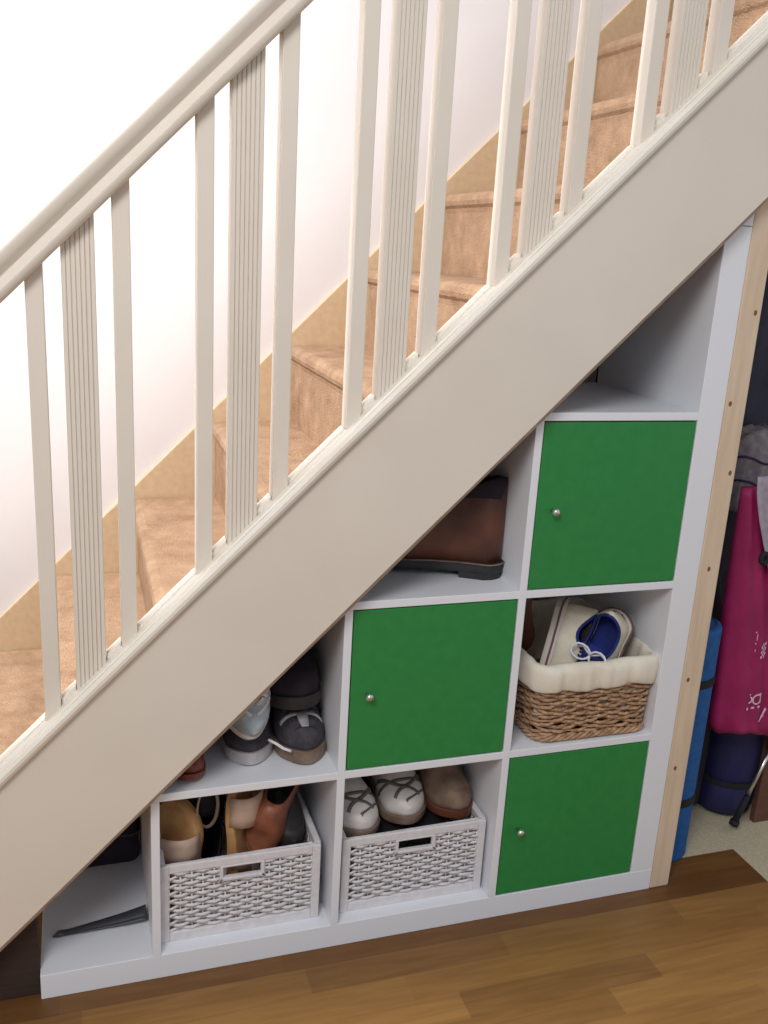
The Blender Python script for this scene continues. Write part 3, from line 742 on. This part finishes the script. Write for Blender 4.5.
mark([q(MX-.026, MZ-.026, MX-.021, MZ-.020), q(MX-.013, MZ-.024, MX+.013, MZ-.019)])
mark([[(MX+.017, MZ-.062), (MX+.022, MZ-.064), (MX+.040, MZ-.034), (MX+.036, MZ-.030)], q(MX+.024, MZ-.054, MX+.036, MZ-.050)])
ck = []
for r in range(6):
    for k in range(4):
        if (r+k) % 2 == 0: ck.append(q(MX-.010+k*.0048, .205+r*.0062, MX-.010+k*.0048+.0046, .205+r*.0062+.006))
mark(ck)
mark([q(MX-.028, .252, MX-.0265, .268), q(MX-.030, .243, MX-.0275, .246), q(MX-.033, .271, MX-.030, .274), q(MX-.028, .224, MX-.0265, .229)])

# hanging clothes behind
def garment(name, loc, mtl, w, d, h, label, cat, seed=0, topk=.45, folds=9, amp=.012, hookx=None):
    rnd = random.Random(seed); root = empty(name, loc, label, cat); b = MB(); rows = []; n = 72; ph = [rnd.uniform(0, 6) for _ in range(4)]
    for j in range(22):
        v = j/21; z_ = -h*(1-v); k = 1 if v < .80 else topk+(1-topk)*math.sqrt(max(0, 1-((v-.80)/.20)**2))
        row = []
        for i in range(n):
            a = 2*PI*i/n; f = 1+amp/min(w, d)*2*(sin(a*folds+ph[0]+v*1.5)+.6*sin(a*(folds*2+1)+ph[1]-v*2))*(1.1-v)
            row.append((w/2*cos(a)*k*f, d/2*sin(a)*(.5+.5*k)*f, z_+.006*sin(a*5+ph[2])))
        rows.append(row)
    b.grid(rows, True, True); b.build('body', mtl, root, smooth=True)
    return root, rows
root, _ = garment('coat', (.50, .42, 1.50), M['darkcoat'], .36, .14, .66, 'slate blue coat hanging at the top of the cupboard opening', 'coat', 1)
b = MB(); b.tube([(0, 0, -.01), (.06, 0, .03), (.12, .0, .079), (.125, 0, .06)], .004, 8); b.build('hanging_loop', M['darkcoat'], root)
root, _ = garment('coat', (.37, .56, 1.36), M['blackcloth'], .50, .16, 1.20, 'long black coat hanging at the back of the cupboard', 'coat', 2)
b = MB(); b.tube([(0, 0, -.01), (.10, 0, .12), (.24, .0, .218), (.25, 0, .2)], .004, 8); b.build('hanging_loop', M['strap'], root)
root, rows = garment('jumper', (.420, .285, 1.015), M['greyknit'], .18, .13, .20, 'grey marl jumper with thin dark stripes bunched above the magenta bag', 'jumper', 3, topk=.35, folds=7, amp=.006)
for rr in (8, 14):
    b = MB(); b.tube([Vector(p)*1.0+Vector((p[0], p[1], 0)).normalized()*.0015 for p in rows[rr]+rows[rr][:1]], .0028, 6, cap=False); b.build('stripe', M['stripe'], root)
b = MB(); b.tube([(0, 0, -.01), (.09, 0, .20), (.19, .0, .579), (.195, 0, .55)], .006, 8); b.build('sleeve', M['greyknit'], root, smooth=True)

# ------------------------------------------------------------------ light
w = bpy.data.worlds.new('World'); bpy.context.scene.world = w; w.use_nodes = True
w.node_tree.nodes['Background'].inputs[0].default_value = (.93, .95, 1.0, 1); w.node_tree.nodes['Background'].inputs[1].default_value = .52
def area(name, loc, target, size, power, col):
    l = bpy.data.lights.new(name, 'AREA'); l.shape = 'DISK'; l.size = size; l.energy = power; l.color = col
    o = bpy.data.objects.new(name, l); C.objects.link(o); o.location = loc
    o.rotation_euler = (Vector(target)-Vector(loc)).to_track_quat('-Z', 'Y').to_euler(); return o
area('hall_lamp', (-2.1, .12, 2.6), (-1.5, .6, 1.2), .35, 62, (1, .95, .88))
area('room_fill', (-1.9, -1.9, 2.7), (-.8, 0, .6), 1.0, 40, (1, .96, .93))  # added soft fill from the camera side, brightens the unit front

# ------------------------------------------------------------------ camera
cam = bpy.data.cameras.new('camera'); co = bpy.data.objects.new('camera', cam); C.objects.link(co); bpy.context.scene.camera = co
cam.sensor_fit = 'HORIZONTAL'; cam.sensor_width = 36; cam.lens = 932.5189/768*36; cam.clip_start = .02
Y_, P_, R_ = .3268288, .2771144, .0577385
f = Vector((sin(Y_)*cos(P_), cos(Y_)*cos(P_), -sin(P_))); rt = Vector((cos(Y_), -sin(Y_), 0)); up = rt.cross(f)
r2 = rt*cos(R_)+up*sin(R_); u2 = -rt*sin(R_)+up*cos(R_)
co.matrix_world = Matrix(((r2.x, u2.x, -f.x, -1.15533), (r2.y, u2.y, -f.y, -1.52618), (r2.z, u2.z, -f.z, 1.383504), (0, 0, 0, 1)))
vs = bpy.context.scene.view_settings
vs.view_transform = 'Standard'; vs.look = 'None'; vs.gamma = 1; vs.use_curve_mapping = False; vs.exposure = 0
